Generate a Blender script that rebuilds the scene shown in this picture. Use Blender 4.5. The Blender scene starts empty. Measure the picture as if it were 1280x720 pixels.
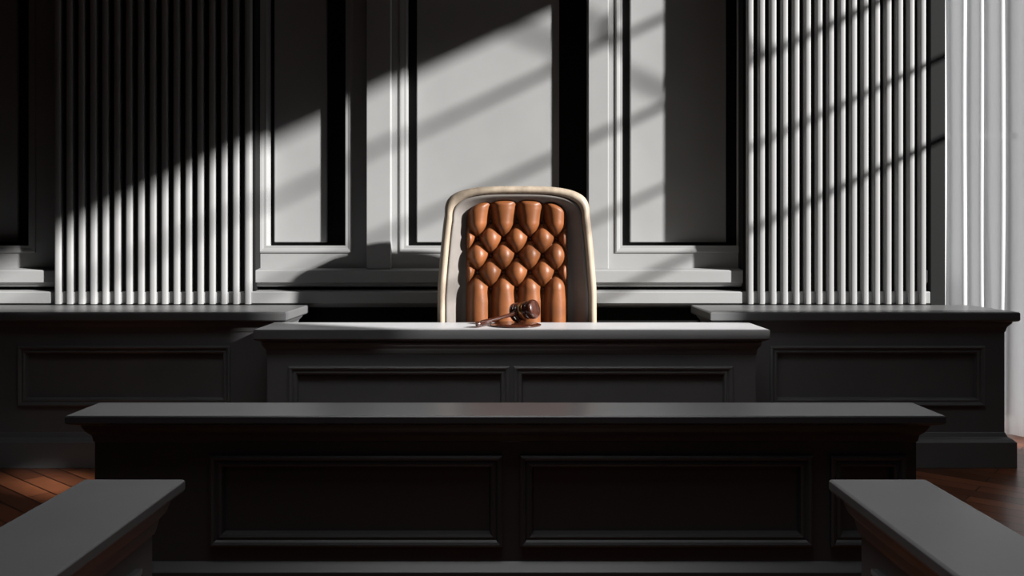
import bpy, bmesh, math
from mathutils import Vector, Matrix
S = bpy.context.scene
S.view_settings.view_transform = 'Standard'
S.view_settings.look = 'None'

# ---------------------------------------------------------------- materials
def mat(name, col, rough=.5, spec=.5, var=.12, scale=6, bump=.0, coat=0, stretch=(1,1,1), col2=None):
    m = bpy.data.materials.new(name); m.use_nodes = True
    n = m.node_tree.nodes; l = m.node_tree.links
    b = n['Principled BSDF']
    tc = n.new('ShaderNodeTexCoord'); mp = n.new('ShaderNodeMapping'); mp.inputs['Scale'].default_value = stretch
    nz = n.new('ShaderNodeTexNoise'); nz.inputs['Scale'].default_value = scale; nz.inputs['Detail'].default_value = 6
    cr = n.new('ShaderNodeValToRGB')
    c2 = col2 or tuple(c*(1+var) for c in col)
    cr.color_ramp.elements[0].color = (*[c*(1-var) for c in col], 1); cr.color_ramp.elements[0].position = .3
    cr.color_ramp.elements[1].color = (*c2, 1); cr.color_ramp.elements[1].position = .7
    l.new(tc.outputs['Object'], mp.inputs['Vector']); l.new(mp.outputs['Vector'], nz.inputs['Vector'])
    l.new(nz.outputs['Fac'], cr.inputs['Fac']); l.new(cr.outputs['Color'], b.inputs['Base Color'])
    b.inputs['Roughness'].default_value = rough
    b.inputs['Specular IOR Level'].default_value = spec
    b.inputs['Coat Weight'].default_value = coat
    if bump:
        n2 = n.new('ShaderNodeTexNoise'); n2.inputs['Scale'].default_value = scale*20
        bp = n.new('ShaderNodeBump'); bp.inputs['Strength'].default_value = bump; bp.inputs['Distance'].default_value = .002
        l.new(mp.outputs['Vector'], n2.inputs['Vector']); l.new(n2.outputs['Fac'], bp.inputs['Height']); l.new(bp.outputs['Normal'], b.inputs['Normal'])
    return m
M_wall = mat('grey_wall_paint', (.31,.31,.31), .55, .3, .05, 3, .1)
M_slat = mat('slat_paint', (.30,.30,.30), .5, .3, .04, 4, .1)
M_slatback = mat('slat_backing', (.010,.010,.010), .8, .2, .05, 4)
M_reveal = mat('black_reveal', (.008,.008,.008), .8, .2, .05, 4)
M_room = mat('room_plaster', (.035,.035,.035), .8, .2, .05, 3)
M_desk = mat('charcoal_lacquer', (.088,.088,.091), .36, .5, .06, 5, .05)
M_bench = mat('bench_lacquer', (.12,.12,.122), .36, .5, .06, 5, .05)
M_top_sunlit = mat('bench_top_painted_sun', (.52,.52,.53), .4, .5, .06, 5, .05)
M_black = mat('black_lacquer', (.022,.022,.024), .38, .35, .06, 5, .05)
M_blacktop_lit = mat('counter_top_painted_light', (.12,.12,.125), .34, .5, .06, 5, .05)  # clerk's bench top: paler than the black front, overhead light put into colour
M_leather = mat('cognac_leather', (.20,.066,.021), .45, .40, .22, 9, .35)
M_cream = mat('pale_oak', (.36,.29,.22), .45, .4, .2, 7, .2, stretch=(4,4,.6))
M_chairgrey = mat('chair_inner_upholstery', (.19,.17,.155), .6, .2, .10, 8, .2)
M_tan = mat('button_leather', (.10,.032,.012), .4, .5, .1, 9)
M_gavel = mat('mahogany', (.045,.012,.006), .25, .5, .3, 14, 0, .3, stretch=(1,6,1))
M_brass = mat('brass', (.5,.26,.11), .3, .5, .05); M_brass.node_tree.nodes['Principled BSDF'].inputs['Metallic'].default_value = 1
M_frame = mat('window_frame_paint', (.55,.55,.55), .5, .4, .04)
M_steel = mat('dark_steel', (.1,.1,.1), .3, .5, .05)

def floor_mat():
    m = bpy.data.materials.new('dark_parquet'); m.use_nodes = True
    n = m.node_tree.nodes; l = m.node_tree.links; b = n['Principled BSDF']
    tc = n.new('ShaderNodeTexCoord'); mp = n.new('ShaderNodeMapping'); mp.inputs['Rotation'].default_value = (0,0,math.radians(40))
    br = n.new('ShaderNodeTexBrick'); br.inputs['Scale'].default_value = 1
    br.inputs['Brick Width'].default_value = .7; br.inputs['Row Height'].default_value = .11; br.inputs['Mortar Size'].default_value = .004
    br.inputs['Color1'].default_value = (.30,.10,.043,1); br.inputs['Color2'].default_value = (.14,.046,.022,1); br.inputs['Mortar'].default_value = (.006,.003,.002,1)
    nz = n.new('ShaderNodeTexNoise'); nz.inputs['Scale'].default_value = 8; nz.inputs['Detail'].default_value = 8
    mx = n.new('ShaderNodeMix'); mx.data_type = 'RGBA'; mx.blend_type = 'MULTIPLY'; mx.inputs[0].default_value = .5
    l.new(tc.outputs['Object'], mp.inputs['Vector']); l.new(mp.outputs['Vector'], br.inputs['Vector']); l.new(mp.outputs['Vector'], nz.inputs['Vector'])
    l.new(br.outputs['Color'], mx.inputs[6]); l.new(nz.outputs['Fac'], mx.inputs[7]); l.new(mx.outputs[2], b.inputs['Base Color'])
    bp = n.new('ShaderNodeBump'); bp.inputs['Strength'].default_value = .4; bp.inputs['Distance'].default_value = .003; bp.invert = True
    l.new(br.outputs['Fac'], bp.inputs['Height']); l.new(bp.outputs['Normal'], b.inputs['Normal'])
    b.inputs['Roughness'].default_value = .3
    return m
M_floor = floor_mat()

def curtain_mat():
    m = bpy.data.materials.new('sheer_voile'); m.use_nodes = True
    n = m.node_tree.nodes; l = m.node_tree.links; n.remove(n['Principled BSDF']); o = n['Material Output']
    d = n.new('ShaderNodeBsdfDiffuse'); d.inputs[0].default_value = (.80,.80,.81,1)
    t = n.new('ShaderNodeBsdfTranslucent'); t.inputs[0].default_value = (.80,.80,.81,1)
    tr = n.new('ShaderNodeBsdfTransparent')
    w = n.new('ShaderNodeTexNoise'); w.inputs['Scale'].default_value = 60
    mr = n.new('ShaderNodeMapRange'); mr.inputs['To Min'].default_value = .15; mr.inputs['To Max'].default_value = .3
    a = n.new('ShaderNodeMixShader'); b = n.new('ShaderNodeMixShader')
    a.inputs[0].default_value = .4
    l.new(d.outputs[0], a.inputs[1]); l.new(t.outputs[0], a.inputs[2])
    l.new(w.outputs['Fac'], mr.inputs['Value']); l.new(mr.outputs[0], b.inputs[0])
    l.new(a.outputs[0], b.inputs[1]); l.new(tr.outputs[0], b.inputs[2]); l.new(b.outputs[0], o.inputs['Surface'])
    return m
M_curtain = curtain_mat()

# ---------------------------------------------------------------- helpers
def empty(name, loc=(0,0,0)):
    e = bpy.data.objects.new(name, None); e.location = loc; e.empty_display_size = .1
    S.collection.objects.link(e); return e
def link(me, name, m, parent=None, smooth=False, bevel=0):
    o = bpy.data.objects.new(name, me); S.collection.objects.link(o)
    if m: me.materials.append(m)
    if smooth:
        for p in me.polygons: p.use_smooth = True
    if parent:
        o.parent = parent; o.matrix_parent_inverse = Matrix.Translation(-parent.location)
    if bevel:
        b = o.modifiers.new('bevel','BEVEL'); b.width = bevel; b.segments = 2; b.limit_method = 'ANGLE'
    return o
def boxes(name, lst, m, parent=None, bevel=0):
    bm = bmesh.new()
    for x0,x1,y0,y1,z0,z1 in lst:
        v = [bm.verts.new(c) for c in ((x0,y0,z0),(x1,y0,z0),(x1,y1,z0),(x0,y1,z0),(x0,y0,z1),(x1,y0,z1),(x1,y1,z1),(x0,y1,z1))]
        for f in ((0,3,2,1),(4,5,6,7),(0,1,5,4),(1,2,6,5),(2,3,7,6),(3,0,4,7)): bm.faces.new([v[i] for i in f])
    me = bpy.data.meshes.new(name); bm.to_mesh(me); bm.free()
    return link(me, name, m, parent, bevel=bevel)
def box(name, *a, m=None, parent=None, bevel=.003): return boxes(name, [a], m, parent, bevel)
def stack(name, x0,x1,y0,y1, prof, m, parent=None, bevel=.002, topm=None):
    """rectangular rings (overhang, z) lofted: tops, cornices, plinths"""
    bm = bmesh.new(); rings = []
    for o,z in prof:
        rings.append([bm.verts.new(c) for c in ((x0-o,y0-o,z),(x1+o,y0-o,z),(x1+o,y1+o,z),(x0-o,y1+o,z))])
    for a,b in zip(rings, rings[1:]):
        for i in range(4): bm.faces.new((a[i],a[(i+1)%4],b[(i+1)%4],b[i]))
    bm.faces.new(rings[0][::-1]); ft=bm.faces.new(rings[-1])
    if topm: ft.material_index=1
    bmesh.ops.recalc_face_normals(bm, faces=bm.faces)
    me = bpy.data.meshes.new(name); bm.to_mesh(me); bm.free()
    if topm:
        me.materials.append(m); me.materials.append(topm)
        for p in me.polygons:
            p.material_index = 1 if p.normal.z > .99 and p.center.z > prof[-1][1]-.001 else 0
        return link(me, name, None, parent, bevel=0)
    return link(me, name, m, parent, bevel=bevel)
PROF = [(0,0),(0,.016),(.008,.020),(.016,.016),(.022,.007),(.032,.010),(.040,.006),(.046,0)]
def moulding(name, a0,a1,z0,z1, mapf, m, parent=None, prof=PROF, k=1):
    bm = bmesh.new(); rings = []
    for o,h in prof:
        o*=k; h*=k
        rings.append([bm.verts.new(mapf(*c)) for c in ((a0+o,h,z0+o),(a1-o,h,z0+o),(a1-o,h,z1-o),(a0+o,h,z1-o))])
    for a,b in zip(rings, rings[1:]):
        for i in range(4): bm.faces.new((a[i],a[(i+1)%4],b[(i+1)%4],b[i]))
    bmesh.ops.recalc_face_normals(bm, faces=bm.faces)
    me = bpy.data.meshes.new(name); bm.to_mesh(me); bm.free()
    return link(me, name, m, parent)
def panelled(prefix, a0,a1,z0,z1, th, ops, oz0,oz1, place, m, parent, k=1):
    bits = [(a0,a1,z0,oz0),(a0,a1,oz1,z1)]
    cur = a0
    for s,e in ops: bits.append((cur,s,oz0,oz1)); cur = e
    bits.append((cur,a1,oz0,oz1))
    lst = []
    for s,e,b,t in bits:
        p = place(s,0,b); q = place(e,th,t)
        lst.append((min(p[0],q[0]),max(p[0],q[0]),min(p[1],q[1]),max(p[1],q[1]),b,t))
    boxes(prefix+'_stiles_rails', lst, m, parent)
    for i,(s,e) in enumerate(ops):
        moulding(f'{prefix}_panel_moulding_{i+1}', s-.006,e+.006,oz0-.006,oz1+.006, lambda a,h,z: place(a,h+th-.001,z) if h>.0001 else place(a,0,z), m, parent, k=k)

# ---------------------------------------------------------------- room
YB = 5.5
box('floor', -4.3,3.9,-4.1,6.2,-.1,0, m=M_floor, bevel=0)
box('ceiling', -4.3,3.9,-4.1,5.9,4.8,4.9, m=M_room, bevel=0)
box('wall_left', -4.3,-4.2,-4.0,5.62,0,4.8, m=M_room, bevel=0)
box('wall_rear', -4.2,3.8,-4.1,-4.0,0,4.8, m=M_room, bevel=0)
wb = empty('wall_back', (0,5.6,0))
boxes('core', [(-4.2,2.70,5.62,5.75,0,4.8),(2.70,3.8,5.62,5.75,4.3,4.8)], M_wall, wb)
ops = [(-3.75,-3.02),(-1.535,-1.04),(-.66,.475),(.69,1.43)]
fld = [(-3.70,-3.14),(-1.51,-1.175),(-.605,.30),(.75,1.36)]
Z0,Z1 = 1.215,4.2
lst = []; cur=-4.2
for s,e in ops: lst.append((cur,s,YB,5.62,Z0,Z1)); cur=e
lst.append((cur,2.70,YB,5.62,Z0,Z1))
lst += [(-4.2,2.70,YB,5.62,1.0,Z0),(-4.2,2.70,YB,5.62,Z1,4.8)]
boxes('stiles_rails', lst, M_wall, wb)
for i,((s,e),(fs,fe)) in enumerate(zip(ops,fld)):
    box(f'reveal_{i+1}', s,e,5.612,5.62,Z0,Z1, m=M_reveal, parent=wb, bevel=0)
    box(f'raised_field_{i+1}', fs,fe,5.585,5.612,Z0+.02,Z1-.05, m=M_wall, parent=wb, bevel=.006)
    moulding(f'frame_bead_{i+1}', s-.045,e+.045,Z0-.045,Z1+.045, lambda a,h,z:(a,YB-h,z), M_wall, wb,
             [(0,0),(0,.006),(.008,.009),(.02,.007),(.03,.004),(.045,.003),(.045,0)])
boxes('pilaster_strips', [(-.90,-.75,5.435,YB,1.07,4.6),(.475,.60,5.47,YB,1.07,4.6)], M_wall, wb, .004)
def hmould(name, x0,x1, prof, m, parent):
    bm = bmesh.new()
    A=[bm.verts.new((x0,y,z)) for y,z in prof]; B=[bm.verts.new((x1,y,z)) for y,z in prof]
    n=len(prof)
    for i in range(n): bm.faces.new((A[i],A[(i+1)%n],B[(i+1)%n],B[i]))
    bm.faces.new(A[::-1]); bm.faces.new(B); bmesh.ops.recalc_face_normals(bm, faces=bm.faces)
    me=bpy.data.meshes.new(name); bm.to_mesh(me); bm.free(); return link(me,name,m,parent,bevel=.002)
hmould('trim_1', -4.2,2.55, [(YB,1.075),(5.40,1.065),(5.395,1.06),(5.395,.99),(5.41,.98),(5.42,.965),(YB,.955)], M_wall, None)
hmould('trim_2', -4.2,2.55, [(YB,.945),(5.37,.935),(5.365,.93),(5.365,.865),(5.38,.85),(5.42,.835),(YB,.83)], M_wall, None)
box('wainscot', -4.2,2.70,5.49,5.62,0,1.0, m=M_reveal, parent=wb, bevel=0)
hmould('baseboard_back', -4.2,2.55, [(5.49,0),(5.49,.2),(5.485,.19),(5.47,.16),(5.47,0)], M_bench, None)

# right wall: unseen; opening's lower edge shaped to keep sun off bench fronts
wr_out = [(-4.1,0),(5.75,0),(5.75,4.8),(-4.1,4.8)]
hole = [(1.15,4.41),(1.55,4.03),(2.22,3.39),(2.22,2.858),(3.45,1.702),(3.52,2.15),(4.4,1.35),(4.85,1.0),(4.85,.2),(5.45,.2),(5.45,4.41)]
hole2 = [(1.22,2.80),(1.60,2.80),(1.60,3.02),(1.22,3.02)]  # unseen slit added to throw a sun patch on the left floor
cu = bpy.data.curves.new('wall_right','CURVE'); cu.dimensions='2D'; cu.fill_mode='BOTH'; cu.extrude=.05
for pl in (wr_out,hole,hole2):
    sp = cu.splines.new('POLY'); sp.points.add(len(pl)-1); sp.use_cyclic_u=True
    for p,(a,b) in zip(sp.points,pl): p.co=(a,b,0,1)
tmp = bpy.data.objects.new('tmpc',cu); S.collection.objects.link(tmp)
tmp.matrix_world = Matrix(((0,0,1,3.85),(1,0,0,0),(0,1,0,0),(0,0,0,1)))
dg = bpy.context.evaluated_depsgraph_get()
me = bpy.data.meshes.new_from_object(tmp.evaluated_get(dg)); me.transform(tmp.matrix_world)
bpy.data.objects.remove(tmp); me.materials.clear(); link(me,'wall_right',M_room)
win = empty('window_1',(3.85,3.5,3))
boxes('glazing_bars', [(3.84,3.87,1.5,4.93,4.005,4.04),(3.84,3.87,2.2,4.93,3.445,3.48),(3.84,3.87,2.7,4.93,2.93,2.955),(3.84,3.87,3.5,4.93,2.43,2.46)], M_frame, win)
def bar(name,p,q,w,m,parent):
    d=Vector((0,q[0]-p[0],q[1]-p[1])); nrm=Vector((0,-d.z,d.y)).normalized()*w/2
    a=Vector((3.84,p[0],p[1])); b=a+d; X=Vector((.03,0,0)); bm=bmesh.new()
    v=[bm.verts.new(c) for c in (a-nrm,a+nrm,b+nrm,b-nrm,a-nrm+X,a+nrm+X,b+nrm+X,b-nrm+X)]
    for f in ((0,1,2,3),(7,6,5,4),(0,4,5,1),(1,5,6,2),(2,6,7,3),(3,7,4,0)): bm.faces.new([v[i] for i in f])
    me=bpy.data.meshes.new(name); bm.to_mesh(me); bm.free(); link(me,name,m,parent)
bar('shadow_bar_1',(3.66,4.41),(4.18,3.48),.035,M_frame,win)  # unseen oblique bars added to cast the slanting shadows on the wall
bar('shadow_bar_2',(4.05,4.41),(3.80,4.03),.03,M_frame,win)
# back window with sheer curtain
w2 = empty('window_2',(3.2,5.7,2))
boxes('sash', [(2.70,2.76,5.66,5.74,0,4.3),(3.72,3.8,5.66,5.74,0,4.3),(3.22,3.26,5.67,5.73,0,4.3),(2.70,3.8,5.66,5.74,0,.12),(2.70,3.8,5.67,5.73,1.9,1.94),(2.70,3.8,5.66,5.74,4.22,4.3)], M_frame, w2)
box('dark_casing',2.553,2.645,5.37,5.5,0,4.6,m=M_reveal,parent=w2,bevel=.004)
bm = bmesh.new(); NX=320; NZ=30; g=[]
for j in range(NZ+1):
    row=[]; z=.015+j/NZ*4.2
    for i in range(NX+1):
        t=i/NX; x=2.66+t*1.13
        k=min(1,t*3.2)
        y=5.56+(.012+.022*k)*math.sin(t*62+1.6*math.sin(t*8))+.022*math.sin(t*21+z*.25)+.006*math.sin(z*2+t*20)
        row.append(bm.verts.new((x,y,z)))
    g.append(row)
for j in range(NZ):
    for i in range(NX): bm.faces.new((g[j][i],g[j][i+1],g[j+1][i+1],g[j+1][i]))
me=bpy.data.meshes.new('sheer_curtain'); bm.to_mesh(me); bm.free(); link(me,'sheer_curtain',M_curtain,None,True)

def slatted(x0,x1,n):
    e = empty('slatted_wall_panel',((x0+x1)/2,5.4,2))
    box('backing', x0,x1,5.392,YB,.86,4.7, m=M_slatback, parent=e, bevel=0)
    p=(x1-x0)/n
    bm = bmesh.new()
    for i in range(n):
        a=x0+(i+.5)*p; w=p*.25; yb=5.392; yf=5.352
        pts=[(a-w,yb),(a-w,yf)]+[(a-w*math.cos(t),yf-.006*math.sin(t)) for t in (math.pi*k/8 for k in range(1,8))]+[(a+w,yf),(a+w,yb)]
        A=[bm.verts.new((x,y,.86)) for x,y in pts]; B=[bm.verts.new((x,y,4.7)) for x,y in pts]
        for k in range(len(pts)): bm.faces.new((A[k],A[(k+1)%len(pts)],B[(k+1)%len(pts)],B[k]))
        bm.faces.new(A[::-1]); bm.faces.new(B)
    bmesh.ops.recalc_face_normals(bm, faces=bm.faces)
    me=bpy.data.meshes.new('slats'); bm.to_mesh(me); bm.free(); link(me,'slats',M_slat,e)
slatted(-2.80,-1.572,17)
slatted(1.415,2.535,16)

# ---------------------------------------------------------------- side benches
def wing(x0,x1,op):
    e = empty('side_bench',((x0+x1)/2,5.0,0))
    box('carcass', x0,x1,4.88,5.28,.0,.80, m=M_bench, parent=e)
    pl = lambda a,h,z:(a,4.88-h,z)
    panelled('front',x0,x1,.14,.80,.02,op,.34,.66,pl,M_bench,e)
    stack('top',x0,x1,4.86,5.28,[(0,.74),(.004,.745),(.010,.77),(.026,.79),(.030,.80),(.05,.805),(.056,.812),(.056,.85),(.05,.856)],M_bench,e)
    stack('plinth',x0,x1,4.86,5.28,[(.045,0),(.045,.14),(.03,.155),(.012,.165),(.004,.185),(0,.19)],M_bench,e)
wing(-3.6,-1.29,[(-2.72,-1.56)])
wing(1.14,2.72,[(1.43,2.60)])

# ---------------------------------------------------------------- judge's bench
jb = empty('judge_bench',(0,4.6,0))
boxes('carcass',[(-1.24,1.235,4.48,4.56,0,.74),(-1.24,-1.16,4.56,4.74,0,.74),(1.155,1.235,4.56,4.74,0,.74)],M_bench,jb)
panelled('front',-1.24,1.235,.05,.72,.02,[(-1.125,-.02),(.015,1.11)],.16,.605,lambda a,h,z:(a,4.48-h,z),M_bench,jb)
stack('desktop',-1.24,1.235,4.46,4.74,[(0,.67),(.004,.675),(.008,.70),(.02,.715),(.026,.73),(.026,.74),(.05,.748),(.056,.755),(.056,.797),(.052,.801)],M_bench,jb,topm=M_top_sunlit)
stack('plinth',-1.24,1.235,4.46,4.60,[(.03,0),(.03,.08),(.0,.1)],M_bench,jb)

# ---------------------------------------------------------------- clerk's bench (front)
fb = empty('clerk_bench',(0,3.1,0))
boxes('carcass',[(-1.455,1.41,3.09,3.18,0,.60)],M_black,fb)
panelled('front',-1.455,1.41,.02,.60,.02,[(-1.045,-.04),(.035,1.04),(1.115,1.365)],.19,.495,lambda a,h,z:(a,3.09-h,z),M_black,fb)
stack('top',-1.455,1.41,3.07,3.18,[(0,.545),(.004,.55),(.008,.57),(.022,.585),(.03,.60),(.034,.61),(.06,.618),(.07,.625),(.07,.646),(.066,.65)],M_black,fb,topm=M_blacktop_lit)
stack('plinth',-1.455,1.41,3.07,3.18,[(.03,0),(.03,.10),(.01,.12),(0,.13)],M_black,fb)

# ---------------------------------------------------------------- counsel tables
def counsel(x0,x1,side):
    e = empty('counsel_table',((x0+x1)/2,1.4,0))
    y0,y1=.55,2.14
    box('carcass',x0,x1,y0,y1,0,.60,m=M_desk,parent=e)
    fx = x1 if side>0 else x0
    panelled('side',y0,y1,.02,.60,.015,[(y0+.1,1.28),(1.36,y1-.1)],.16,.48,lambda a,h,z:(fx+side*h,a,z),M_desk,e)
    stack('top',x0,x1,y0,y1,[(0.015,.53),(.02,.545),(.024,.565),(.036,.58),(.042,.595),(.046,.61),(.064,.618),(.07,.625),(.07,.646),(.065,.65)],M_desk,e)
    stack('plinth',x0,x1,y0,y1,[(.035,0),(.035,.09),(.018,.11)],M_desk,e)
counsel(-1.005,-.89,1)
counsel(.865,.97,-1)

# ---------------------------------------------------------------- judge's chair
ch = empty('judge_chair',(.025,4.98,0))
CX=.028
def outline(o, zb=.50, n=18):
    zt=1.552-o; hs=.405-o; zs=zt-.16+o*.3; pts=[]
    hw=lambda z: hs+(.040*min(1,max(0,(zs-z)/.42))**.8)
    for i in range(n): 
        z=zb+(zs-zb)*i/n; pts.append((-hw(z),z))
    K=40; ex=2/3.2
    for i in range(K+1):
        t=math.pi*(1-i/K); c=math.cos(t); s=math.sin(t)
        pts.append((math.copysign(abs(c)**ex,c)*hs, zs+(zt-zs)*abs(s)**ex))
    for i in range(n-1,-1,-1):
        z=zb+(zs-zb)*i/n; pts.append((hw(z),z))
    return pts
def loft_back(name, prof, m, cap=None):
    bm=bmesh.new(); rs=[]
    for o,y in prof: rs.append([bm.verts.new((CX+x,y,z)) for x,z in outline(o)])
    for a,b in zip(rs,rs[1:]):
        for i in range(len(a)): bm.faces.new((a[i],a[(i+1)%len(a)],b[(i+1)%len(a)],b[i]))
    if cap=='first': bm.faces.new(rs[0])
    if cap=='last': bm.faces.new(rs[-1])
    bmesh.ops.recalc_face_normals(bm, faces=bm.faces)
    me=bpy.data.meshes.new(name); bm.to_mesh(me); bm.free(); return link(me,name,m,ch,True)
loft_back('back_shell',[(.10,5.13),(.03,5.125),(.008,5.11),(0,5.09),(0,4.92),(.003,4.90),(.012,4.887),(.023,4.881),(.034,4.884),(.042,4.894),(.045,4.905)],M_cream,'first')
loft_back('back_inner_border',[(.045,4.905),(.050,4.897),(.057,4.898),(.066,4.908),(.122,5.00),(.14,5.012),(.22,5.015)],M_chairgrey,'last')
P=.148;Q=.188;ZR=1.352;HW=.288;ZB=.56
def ztop(u): return 1.488-.028*abs(u)**2-.055*abs(u)**7
bm=bmesh.new(); NU=190;NV=280; g=[]
for j in range(NV+1):
    v=j/NV; row=[]
    for i in range(NU+1):
        u=-1+2*i/NU
        z=ZB+v*(ztop(u)-ZB); x=u*HW*(1+.01*(1.3-z))
        d=(z-ZR)/Q; soft=0
        if d>0 or d<-2:
            s=math.sin(math.pi*x/P)**2; ex=2*((x/P)%1)-1; ez=0
            dist=(d if d>0 else -2-d)*Q
            soft=min(1,dist/.07)*(.45 if d>0 else .35)
        else:
            a=x/P+d; b=x/P-d
            s=abs(math.sin(math.pi*a)*math.sin(math.pi*b)); ex=(a%1)+(b%1)-1; ez=(a%1)-(b%1)
        dome=1-min(1,ex*ex+ez*ez)
        f=.52*dome*(1-.18*ez)+.48*math.sqrt(1-(1-s)**2.6)
        f=f+(1-f)*soft
        dtop=ztop(u)-z
        if dtop<.05: f=f+(1-f)*(1-dtop/.05)**1.5*.7
        eu=(1-abs(u)**16)**.5; ev=min(1,dtop/.04); ev=math.sqrt(max(0,1-(1-ev)**2))
        y=5.012-(eu*ev)*(.006+.100*f)
        row.append(bm.verts.new((CX+x,y,z)))
    g.append(row)
for j in range(NV):
    for i in range(NU): bm.faces.new((g[j][i],g[j][i+1],g[j+1][i+1],g[j+1][i]))
for _ in range(4): bmesh.ops.smooth_vert(bm,verts=[v for v in bm.verts if not v.is_boundary],factor=.5,use_axis_y=True)
me=bpy.data.meshes.new('tufted_pad'); bm.to_mesh(me); bm.free(); link(me,'tufted_pad',M_leather,ch,True)
bm=bmesh.new()
for k in range(5):
    z=ZR-k*Q/2
    for m_ in range(-3,4):
        x=P*(m_+(.5 if k%2 else 0))
        if abs(x)<HW-.02:
            bmesh.ops.create_uvsphere(bm,u_segments=14,v_segments=8,radius=.012,matrix=Matrix.Translation((CX+x,4.982,z))@Matrix.Diagonal((1,.6,1,1)))
me=bpy.data.meshes.new('buttons'); bm.to_mesh(me); bm.free(); link(me,'buttons',M_tan,ch,True)
stack('seat_cushion',CX-.30,CX+.30,4.66,4.89,[(-.01,.44),(.0,.45),(.01,.48),(.01,.52),(0,.545),(-.03,.56)],M_leather,ch,.01)
box('seat_frame',CX-.33,CX+.33,4.64,5.05,.38,.44,m=M_cream,parent=ch,bevel=.01)
box('back_post',CX-.10,CX+.10,5.0,5.09,.40,.60,m=M_cream,parent=ch,bevel=.01)
for s in (-1,1):
    xa=CX+s*.37
    stack('armrest',xa-.035,xa+.035,4.66,4.94,[(-.01,.63),(0,.64),(0,.67),(-.012,.685)],M_leather,ch,.008)
    box('arm_post',xa-.025,xa+.025,4.70,4.76,.38,.63,m=M_cream,parent=ch,bevel=.008)
    box('arm_side',xa-.02,xa+.02,4.76,4.95,.40,.60,m=M_cream,parent=ch,bevel=.008)
def cyl(name,loc,r1,r2,h,m,parent,rot=None,seg=32):
    bm=bmesh.new(); mt=Matrix.Translation(loc)@(rot or Matrix())
    bmesh.ops.create_cone(bm,cap_ends=True,segments=seg,radius1=r1,radius2=r2,depth=h,matrix=mt)
    me=bpy.data.meshes.new(name); bm.to_mesh(me); bm.free(); o=link(me,name,m,parent,False,.002); return o
cyl('gas_column',(CX,4.86,.23),.035,.03,.30,M_steel,ch)
bm=bmesh.new()
for k in range(5):
    R=Matrix.Translation((CX,4.86,0))@Matrix.Rotation(k*math.tau/5+.3,4,'Z')
    a=[bm.verts.new(R@Vector(c)) for c in ((.02,-.03,.12),(.02,.03,.12),(.02,.03,.07),(.02,-.03,.07))]
    b=[bm.verts.new(R@Vector(c)) for c in ((.28,-.018,.085),(.28,.018,.085),(.28,.018,.06),(.28,-.018,.06))]
    for i in range(4): bm.faces.new((a[i],a[(i+1)%4],b[(i+1)%4],b[i]))
    bm.faces.new(a[::-1]); bm.faces.new(b)
    bmesh.ops.create_uvsphere(bm,u_segments=16,v_segments=10,radius=.03,matrix=R@Matrix.Translation((.27,0,.03)))
me=bpy.data.meshes.new('star_base'); bm.to_mesh(me); bm.free(); link(me,'star_base',M_steel,ch)

# ---------------------------------------------------------------- gavel + sound block
def lathe(name, prof, mtx, m, parent, seg=48):
    bm=bmesh.new(); rs=[]
    for r,z in prof: rs.append([bm.verts.new(mtx@Vector((r*math.cos(math.tau*i/seg),r*math.sin(math.tau*i/seg),z))) for i in range(seg)])
    for a,b in zip(rs,rs[1:]):
        for i in range(seg): bm.faces.new((a[i],a[(i+1)%seg],b[(i+1)%seg],b[i]))
    bm.faces.new(rs[0][::-1]); bm.faces.new(rs[-1]); bmesh.ops.recalc_face_normals(bm, faces=bm.faces)
    me=bpy.data.meshes.new(name); bm.to_mesh(me); bm.free()
    o=link(me,name,m,parent,True); md=o.modifiers.new('e','EDGE_SPLIT'); md.split_angle=math.radians(40); return o
zt=.801
sbk=empty('sound_block',(.02,4.60,zt))
lathe('block',[(.128,0),(.133,.004),(.133,.008),(.122,.011),(.116,.014),(.105,.016),(0.001,.016)],Matrix.Translation((.02,4.60,zt)),M_gavel,sbk)
gv=empty('gavel',(.06,4.60,zt+.08))
hd=Vector((.80,-.56,.20)).normalized()
C=Vector((.066,4.60,zt+.016+.063))
mh=Matrix.Translation(C)@hd.to_track_quat('Z','Y').to_matrix().to_4x4()@Matrix.Scale(.95,4)
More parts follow.
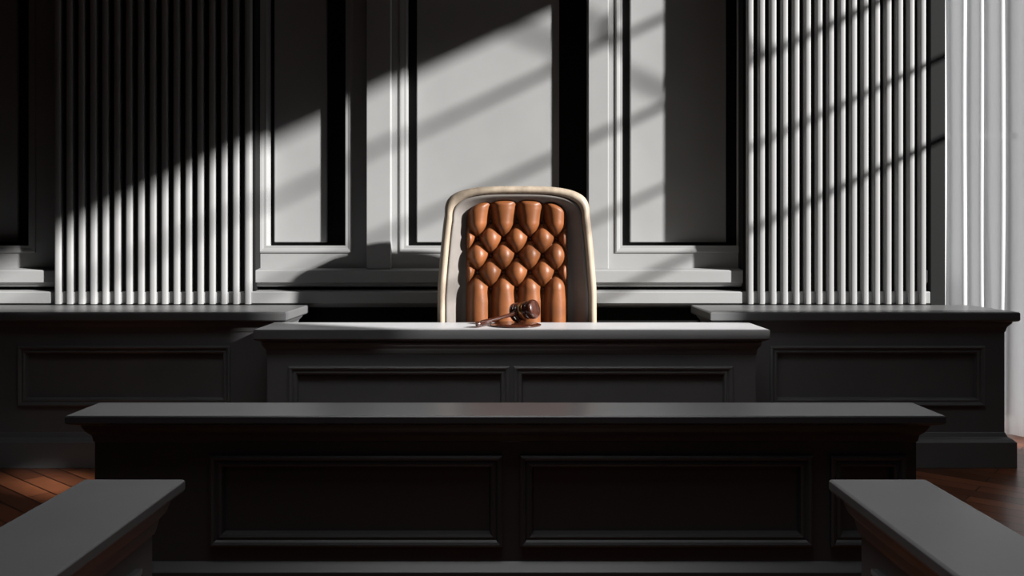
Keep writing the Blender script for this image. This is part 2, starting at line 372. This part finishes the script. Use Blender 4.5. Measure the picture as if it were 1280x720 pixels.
hp=[(.001,-.074),(.044,-.074),(.050,-.070),(.053,-.060),(.053,-.045),(.046,-.041),(.046,-.036),(.050,-.032),(.046,-.027),(.048,-.015),(.048,.015),(.046,.027),(.050,.032),(.046,.036),(.046,.041),(.053,.045),(.053,.060),(.050,.070),(.044,.074),(.001,.074)]
lathe('head',hp,mh,M_gavel,gv)
lathe('brass_band',[(.0485,-.012),(.0500,-.010),(.0500,.010),(.0485,.012)],mh,M_brass,gv)
tip=Vector((-.185,4.49,zt+.016))
dd=(tip-C).normalized(); L=(tip-C).length
mH=Matrix.Translation(C)@dd.to_track_quat('Z','Y').to_matrix().to_4x4()
lathe('handle',[(.010,.03),(.012,.05),(.017,.058),(.012,.066),(.010,.09),(.009,.13),(.011,.17),(.014,L-.06),(.015,L-.035),(.011,L-.025),(.015,L-.018),(.014,L-.004),(.006,L)],mH,M_gavel,gv,24)

# ---------------------------------------------------------------- lights
sun=bpy.data.lights.new('sun','SUN'); sun.energy=11.5; sun.angle=math.radians(1.5); sun.color=(1,.985,.96)
so=bpy.data.objects.new('sun',sun); S.collection.objects.link(so); so.location=(8,-2,8)
so.rotation_euler=Vector((-2,1,-.94)).to_track_quat('-Z','Y').to_euler()
def area(name,loc,size,e,spread=180,rot=(0,0,0)):
    a=bpy.data.lights.new(name,'AREA'); a.energy=e; a.shape='RECTANGLE'; a.size,a.size_y=size; a.spread=math.radians(spread)
    o=bpy.data.objects.new(name,a); o.location=loc; o.rotation_euler=rot; S.collection.objects.link(o)
area('fill_light',(0,2.0,4.7),(3,1.6),36,90)  # added fill with no real fixture, brightens the table tops
area('fill_light',(0,-1.6,4.7),(3,1.2),16,130)  # second added fill, behind the camera, lifts the bench fronts
w=bpy.data.worlds.new('World'); S.world=w; w.use_nodes=True
w.node_tree.nodes['Background'].inputs[0].default_value=(.94,.97,1,1); w.node_tree.nodes['Background'].inputs[1].default_value=.30

# ---------------------------------------------------------------- camera
cam=bpy.data.cameras.new('camera'); co=bpy.data.objects.new('camera',cam); S.collection.objects.link(co)
co.location=(0,0,1.25); co.rotation_euler=(math.radians(90),0,0)
cam.sensor_width=36; cam.lens=36*1100/1280; cam.shift_y=-60/1280; cam.clip_start=.05
S.camera=co
